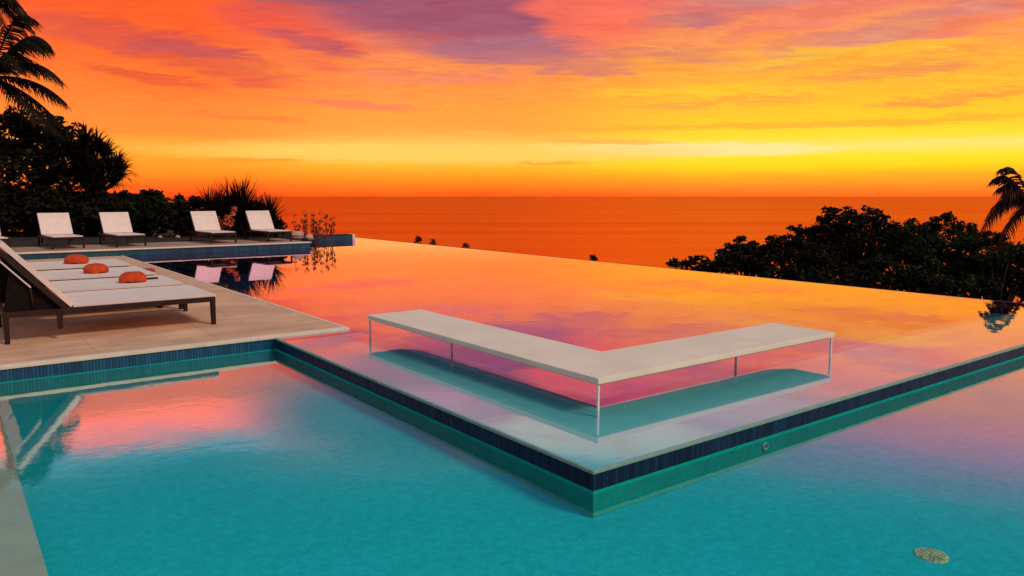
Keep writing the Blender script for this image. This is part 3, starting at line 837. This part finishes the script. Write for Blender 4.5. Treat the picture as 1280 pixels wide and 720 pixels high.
GT = 'trees on the slope past the infinity edge'
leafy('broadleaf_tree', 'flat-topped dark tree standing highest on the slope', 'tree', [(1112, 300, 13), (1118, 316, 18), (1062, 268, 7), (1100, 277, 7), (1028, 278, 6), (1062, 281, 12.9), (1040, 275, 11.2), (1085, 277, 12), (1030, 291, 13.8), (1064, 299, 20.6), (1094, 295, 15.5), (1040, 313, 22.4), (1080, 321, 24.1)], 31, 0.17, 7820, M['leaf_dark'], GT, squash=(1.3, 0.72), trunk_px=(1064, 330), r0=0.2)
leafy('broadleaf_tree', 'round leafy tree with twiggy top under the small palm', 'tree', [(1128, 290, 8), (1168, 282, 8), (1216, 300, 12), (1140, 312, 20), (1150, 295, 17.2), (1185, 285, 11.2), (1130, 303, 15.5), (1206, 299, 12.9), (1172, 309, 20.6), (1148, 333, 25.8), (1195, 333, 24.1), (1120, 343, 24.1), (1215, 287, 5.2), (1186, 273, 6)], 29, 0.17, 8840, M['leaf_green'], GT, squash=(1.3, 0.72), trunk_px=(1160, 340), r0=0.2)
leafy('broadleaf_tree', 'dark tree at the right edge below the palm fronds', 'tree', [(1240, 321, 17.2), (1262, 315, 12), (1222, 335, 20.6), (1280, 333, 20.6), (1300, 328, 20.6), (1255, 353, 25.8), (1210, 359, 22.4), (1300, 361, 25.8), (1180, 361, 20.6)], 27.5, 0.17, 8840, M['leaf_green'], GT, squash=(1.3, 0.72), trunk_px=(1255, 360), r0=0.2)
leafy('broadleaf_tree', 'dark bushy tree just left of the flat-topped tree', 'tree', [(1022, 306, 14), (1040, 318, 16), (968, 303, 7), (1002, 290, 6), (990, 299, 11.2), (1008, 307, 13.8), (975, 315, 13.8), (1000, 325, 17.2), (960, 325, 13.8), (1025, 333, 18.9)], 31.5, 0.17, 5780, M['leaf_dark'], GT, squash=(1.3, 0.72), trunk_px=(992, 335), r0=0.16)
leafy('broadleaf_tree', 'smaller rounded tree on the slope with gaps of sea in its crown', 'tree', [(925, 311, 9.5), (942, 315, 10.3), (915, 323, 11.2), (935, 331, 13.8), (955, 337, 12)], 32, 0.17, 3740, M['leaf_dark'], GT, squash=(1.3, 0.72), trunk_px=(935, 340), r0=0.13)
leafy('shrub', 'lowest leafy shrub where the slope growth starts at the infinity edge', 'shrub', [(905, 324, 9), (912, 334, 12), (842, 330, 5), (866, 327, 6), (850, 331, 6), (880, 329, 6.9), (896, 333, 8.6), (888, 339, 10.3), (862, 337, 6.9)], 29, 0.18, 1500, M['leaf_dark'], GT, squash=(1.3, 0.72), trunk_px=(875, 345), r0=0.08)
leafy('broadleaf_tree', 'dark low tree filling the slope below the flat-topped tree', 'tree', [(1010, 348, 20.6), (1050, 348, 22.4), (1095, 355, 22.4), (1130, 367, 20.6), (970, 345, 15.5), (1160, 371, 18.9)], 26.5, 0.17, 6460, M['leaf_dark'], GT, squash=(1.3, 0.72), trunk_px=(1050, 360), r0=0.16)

palm('small reddish palm on the slope at the right edge, fronds drooping over the trees', at(1292, 262, 22.5), ground_z(26, 9),
     [(-92, 1.9, 0.6, 1.5, 34, 0.36), (-86, 1.5, 1.3, 0.35, 28, 0.34), (-96, 1.35, 1.5, 0.2, 26, 0.32), (-82, 1.5, 0.75, 1.0, 30, 0.36), (-100, 1.25, 0.9, 0.5, 26, 0.34), (-70, 1.15, 1.1, 0.1, 24, 0.32), (-110, 1.4, 0.3, 1.5, 26, 0.36), (-88, 1.3, 1.0, 0.35, 26, 0.34), (-30, 1.1, 1.0, 0.7, 20, 0.34),
      (30, 1.1, 1.0, 0.7, 20, 0.34), (90, 1.2, 0.6, 0.9, 20, 0.36), (150, 1.1, 0.8, 0.9, 20, 0.36), (-150, 1.1, 0.7, 1.0, 20, 0.36), (60, 1.1, 0.1, 1.3, 20, 0.36), (-60, 1.05, 0.0, 1.3, 20, 0.36)], M['leaf_red'], 0.10, (-1.2, 1.2))

# ------------------------------------------------------------------ sky
world = bpy.data.worlds.new('World'); S.world = world; world.use_nodes = True
wt = world.node_tree; wt.nodes.clear(); n = N(wt)
out = n.new('ShaderNodeOutputWorld'); bg = n.new('ShaderNodeBackground')
D = n.new('ShaderNodeTexCoord').outputs['Generated']
D = n.vm('NORMALIZE', D)
sp = n.new('ShaderNodeSeparateXYZ'); n.put(sp.inputs[0], D)
dz = sp.outputs[2]
dF = n.vm('DOT_PRODUCT', D, (F2[0], F2[1], 0)); dR = n.vm('DOT_PRODUCT', D, (R2[0], R2[1], 0))
AZ = n.m('MULTIPLY', n.m('ARCTAN2', dR, dF), 180 / math.pi)
EL = n.m('MULTIPLY', n.m('ARCSINE', dz), 180 / math.pi)
dzc = n.m('ADD', n.m('MAXIMUM', dz, 0.0), 0.06)
P = n.comb(n.m('MULTIPLY', n.m('DIVIDE', dR, dzc), 0.55), n.m('DIVIDE', dF, dzc))
n1 = n.noise(P, 1.15, 8, 0.6, 0.35)
n2 = n.noise(P, 3.4, 8, 0.62, 0.5)
st = n.noise(n.comb(n.m('MULTIPLY', AZ, 0.035), n.m('MULTIPLY', EL, 0.9)), 1.0, 7, 0.6, 0.3)   # flat stratus streaks
w1 = n.m('SUBTRACT', n1[0], 0.5); w2 = n.m('SUBTRACT', n2[0], 0.5); ws = n.m('SUBTRACT', st[0], 0.5)
n3 = n.noise(P, 9.0, 7, 0.65, 0.8)[0]
w3 = n.m('SUBTRACT', n3, 0.5)
up = n.ss(EL, 2.5, 9.0)
amp = n.m('ADD', n.m('MULTIPLY', up, 2.8), 0.5)
ELw = n.m('ADD', EL, n.m('MULTIPLY', amp, n.m('ADD', n.m('MULTIPLY', w1, 0.8), n.m('ADD', n.m('MULTIPLY', w2, 0.7), n.m('MULTIPLY', ws, 0.9)))))
hi = n.ss(EL, 14.0, 16.0)
T = n.m('DIVIDE', ELw, 40.0, clamp=True)
def stops(lst): return [(e / 40.0, lin(*c)) for e, c in lst]
HIGH = [(24, (34, 104, 126)), (30, (50, 116, 138)), (40, (96, 128, 148))]
rC = n.ramp(T, stops([(0, (255, 92, 12)), (0.7, (255, 128, 10)), (1.5, (255, 160, 8)), (2.4, (255, 198, 45)), (3.4, (255, 214, 100)), (4.1, (255, 196, 80)), (4.7, (255, 172, 58)), (6, (255, 165, 52)), (8.2, (255, 150, 62)), (10, (250, 138, 80)), (12, (240, 112, 84)), (14, (238, 84, 82)), (15.8, (240, 66, 86)), (17.4, (196, 84, 110)), (19, (112, 112, 126)), (21, (50, 108, 128))] + HIGH))
rL = n.ramp(T, stops([(0, (255, 80, 0)), (0.8, (255, 112, 0)), (1.6, (255, 150, 6)), (2.6, (255, 168, 24)), (3.4, (255, 178, 48)), (4.2, (255, 150, 38)), (6, (255, 138, 32)), (8, (255, 118, 22)), (10.5, (255, 98, 14)), (12.5, (255, 94, 4)), (14, (255, 92, 8)), (14.9, (255, 88, 22)), (15.8, (214, 84, 80)), (17.2, (70, 105, 122)), (20, (34, 100, 124))] + HIGH))
rR = n.ramp(T, stops([(0, (255, 112, 22)), (0.7, (255, 145, 30)), (1.4, (255, 182, 18)), (2.0, (255, 222, 0)), (2.7, (255, 236, 30)), (3.4, (255, 238, 120)), (4.0, (255, 232, 40)), (5, (255, 214, 22)), (7, (255, 196, 34)), (8.8, (255, 178, 50)), (10.5, (255, 158, 78)), (13, (238, 130, 104)), (15, (204, 88, 118)), (16.8, (168, 76, 134)), (18.4, (124, 84, 138)), (20, (60, 112, 138)), (22, (40, 106, 130))] + HIGH))
cR = n.ss(AZ, -2.0, 16.0); cL = n.ss(AZ, -8.0, -24.0)
col = n.mix(cR, rC, rR); col = n.mix(cL, col, rL)
PX = 0.0575
def blob(col, px, py, rx, ry, c, rot=0.0, op=1.0, wob=1.0, edge=(1.5, 0.35), tex=0.0, boost=1.0):
    a0, e0 = azel(px, py)
    dx = n.m('ADD', n.m('SUBTRACT', AZ, a0), n.m('MULTIPLY', w1, 9.0 * wob))
    dy = n.m('ADD', n.m('SUBTRACT', EL, e0), n.m('ADD', n.m('MULTIPLY', w2, 2.6 * wob), n.m('ADD', n.m('MULTIPLY', ws, 2.0 * wob), n.m('MULTIPLY', w3, 1.5 * wob))))
    ca, sa = math.cos(R(rot)), math.sin(R(rot))
    u = n.m('DIVIDE', n.m('ADD', n.m('MULTIPLY', dx, ca), n.m('MULTIPLY', dy, sa)), rx * PX)
    v = n.m('DIVIDE', n.m('SUBTRACT', n.m('MULTIPLY', dy, ca), n.m('MULTIPLY', dx, sa)), ry * PX)
    q = n.m('ADD', n.m('MULTIPLY', u, u), n.m('MULTIPLY', v, v))
    f = n.m('MULTIPLY', n.ss(q, edge[0], edge[1]), op)
    if tex: f = n.m('MULTIPLY', f, n.ss(n.m('ADD', n2[0], n.m('MULTIPLY', ws, 0.6)), 0.5 - tex, 0.5 + tex * 0.6), clamp=True)
    return n.mix(f, col, lin(*c, boost))
# rot > 0: the streak climbs to the right
col = blob(col, 575, -8, 195, 62, (152, 84, 110), 0, 0.9)
col = blob(col, 640, 62, 110, 20, (168, 108, 128), 2, 0.85, 1.0)
col = blob(col, 372, 40, 85, 30, (232, 78, 62), -22, 0.8, 1.2, tex=0.6)
col = blob(col, 400, 58, 60, 12, (176, 84, 98), -14, 0.8, 1.0, tex=0.3)
col = blob(col, 190, 58, 155, 20, (212, 80, 60), -10, 0.9, 1.1, tex=0.6)
col = blob(col, 250, 66, 80, 9, (184, 80, 92), -8, 0.75, 1.1, tex=0.5)
col = blob(col, 190, 98, 75, 5, (224, 88, 32), -6, 0.8, 0.6)
col = blob(col, 440, 131, 90, 6, (238, 128, 84), -4, 0.75, 0.5)
col = blob(col, 300, 146, 70, 5, (238, 128, 46), -3, 0.7, 0.5)
col = blob(col, 545, 96, 100, 8, (232, 124, 112), 0, 0.6, 0.9, tex=0.3)
col = blob(col, 735, 18, 78, 34, (255, 116, 84), -8, 0.85)
col = blob(col, 745, 72, 150, 13, (206, 118, 110), 0, 0.75, 1.2, tex=0.3)
col = blob(col, 890, 14, 70, 18, (210, 110, 112), 6, 0.8, 1.2, tex=0.5)
col = blob(col, 830, 30, 60, 10, (172, 112, 122), 4, 0.7, 1.2, tex=0.5)
col = blob(col, 1010, 22, 100, 12, (240, 124, 104), 10, 0.6)
col = blob(col, 1150, 30, 190, 17, (208, 132, 128), 9, 0.75, 1.3, tex=0.5)
col = blob(col, 1240, 22, 90, 9, (248, 132, 92), 11, 0.7, 1.0)
col = blob(col, 1060, 66, 130, 7, (255, 196, 36), 2, 0.8, 0.7)
col = blob(col, 1090, 92, 150, 6, (232, 142, 76), 5, 0.8, 0.8, tex=0.3)
col = blob(col, 1190, 122, 110, 6, (226, 146, 62), 3, 0.75, 0.8, tex=0.3)
col = blob(col, 900, 112, 150, 7, (255, 206, 30), 0, 0.8, 0.6)
col = blob(col, 900, 128, 110, 5, (240, 158, 66), 2, 0.7, 0.7, tex=0.3)
col = blob(col, 1000, 156, 300, 4, (236, 172, 44), 0, 0.6, 0.4)
col = blob(col, 770, 178, 110, 4, (246, 176, 70), -3, 0.7, 0.4)
col = blob(col, 860, 187, 170, 8, (255, 240, 165), -1, 0.85, 0.35)
col = blob(col, 560, 192, 340, 13, (255, 216, 96), 0, 0.7, 0.35)
col = blob(col, 690, 204, 45, 2, (228, 168, 30), 0, 0.7, 0.2)
col = blob(col, 320, 200, 55, 2, (238, 150, 22), 0, 0.7, 0.2)
col = blob(col, 770, -84, 190, 30, (208, 196, 158), 0, 0.85, 0.3, (1.5, 0.1))  # this and the next: added sky out of view, paling the ledge's reflection
col = blob(col, 960, -34, 120, 34, (184, 156, 146), 0, 0.75, 0.4, (1.5, 0.1))
# unseen sky above boosted for the pool reflections, and the dusk behind the viewer
mot = n.m('ADD', 1.0, n.m('MULTIPLY', n.ss(EL, 4.0, 9.0), n.m('ADD', n.m('MULTIPLY', w3, 0.95), n.m('MULTIPLY', w2, 0.35))))
col = n.mix(1.0, col, n.comb(n.m('POWER', mot, 0.35), mot, mot), 'MULTIPLY')
col = n.mix(n.ss(EL, 15.5, 13.5), col, n.mix(1.0, col, n.mix(n.ss(EL, 5.0, 9.5), (1.25, 0.93, 0.93, 1), (1.0, 0.93, 0.93, 1)), 'MULTIPLY'))
fb = n.m('ADD', 1.0, n.m('MULTIPLY', n.m('MULTIPLY', n.ss(EL, 13.8, 15.0), n.ss(EL, 19.0, 16.5)), n.ss(AZ, 2.0, -14.0, 0.15, 1.3)))
col = n.mix(1.0, col, n.comb(fb, fb, fb), 'MULTIPLY')
col = blob(col, 440, -58, 150, 46, (46, 84, 108), 14, 0.95, 0.6, (1.8, 0.1))  # added dark patch out of view, muting the lower pool's reflection
back = n.ramp(n.m('DIVIDE', EL, 90.0, clamp=True), [(0, lin(215, 130, 120)), (0.12, lin(190, 140, 150)), (0.35, lin(130, 140, 160)), (1, lin(120, 140, 160))])
col = n.mix(n.ss(dF, 0.35, -0.3), col, back)
sk = n.new('ShaderNodeTexSky'); sk.sky_type = 'NISHITA'; sk.sun_disc = False
SUN_AZ = 125.0   # against the view: behind the viewer, to the right
sdir = (math.sin(R(SUN_AZ)) * R2[0] + math.cos(R(SUN_AZ)) * F2[0], math.sin(R(SUN_AZ)) * R2[1] + math.cos(R(SUN_AZ)) * F2[1])
SUN_EL = 42.0
sk.sun_elevation = R(SUN_EL); sk.sun_rotation = math.atan2(sdir[0], sdir[1])
col = n.mix(0.004, col, sk.outputs[0], 'ADD')
n.put(bg.inputs['Color'], col); bg.inputs['Strength'].default_value = 1.0
n.links.new(bg.outputs[0], out.inputs[0])

sun = bpy.data.lights.new('sun', 'SUN'); sun.energy = 1.9; sun.angle = R(14); sun.color = (1.0, 0.77, 0.58)
so = bpy.data.objects.new('sun', sun); COL.objects.link(so)
v = Vector((sdir[0] * math.cos(R(SUN_EL)), sdir[1] * math.cos(R(SUN_EL)), math.sin(R(SUN_EL))))
so.rotation_euler = v.to_track_quat('Z', 'Y').to_euler(); so.location = v * 40

# ------------------------------------------------------------------ camera
cam = bpy.data.cameras.new('camera'); cam.sensor_width = 36; cam.lens = FPX / 1280 * 36
cam.clip_start = 0.05; cam.clip_end = 200000
co = bpy.data.objects.new('camera', cam); COL.objects.link(co)
co.location = (0, 0, CAMH); co.rotation_euler = (-_fw).to_track_quat('Z', 'Y').to_euler()
mw = Matrix((_rt, _up, -_fw)).transposed().to_4x4(); mw.translation = (0, 0, CAMH); co.matrix_world = mw
S.camera = co

S.render.engine = 'CYCLES'
S.cycles.max_bounces = 8; S.cycles.transparent_max_bounces = 12
S.cycles.caustics_reflective = False; S.cycles.caustics_refractive = False
S.cycles.use_denoising = True
S.view_settings.view_transform = 'Standard'; S.view_settings.look = 'None'
S.view_settings.exposure = 0.0; S.view_settings.gamma = 1.0
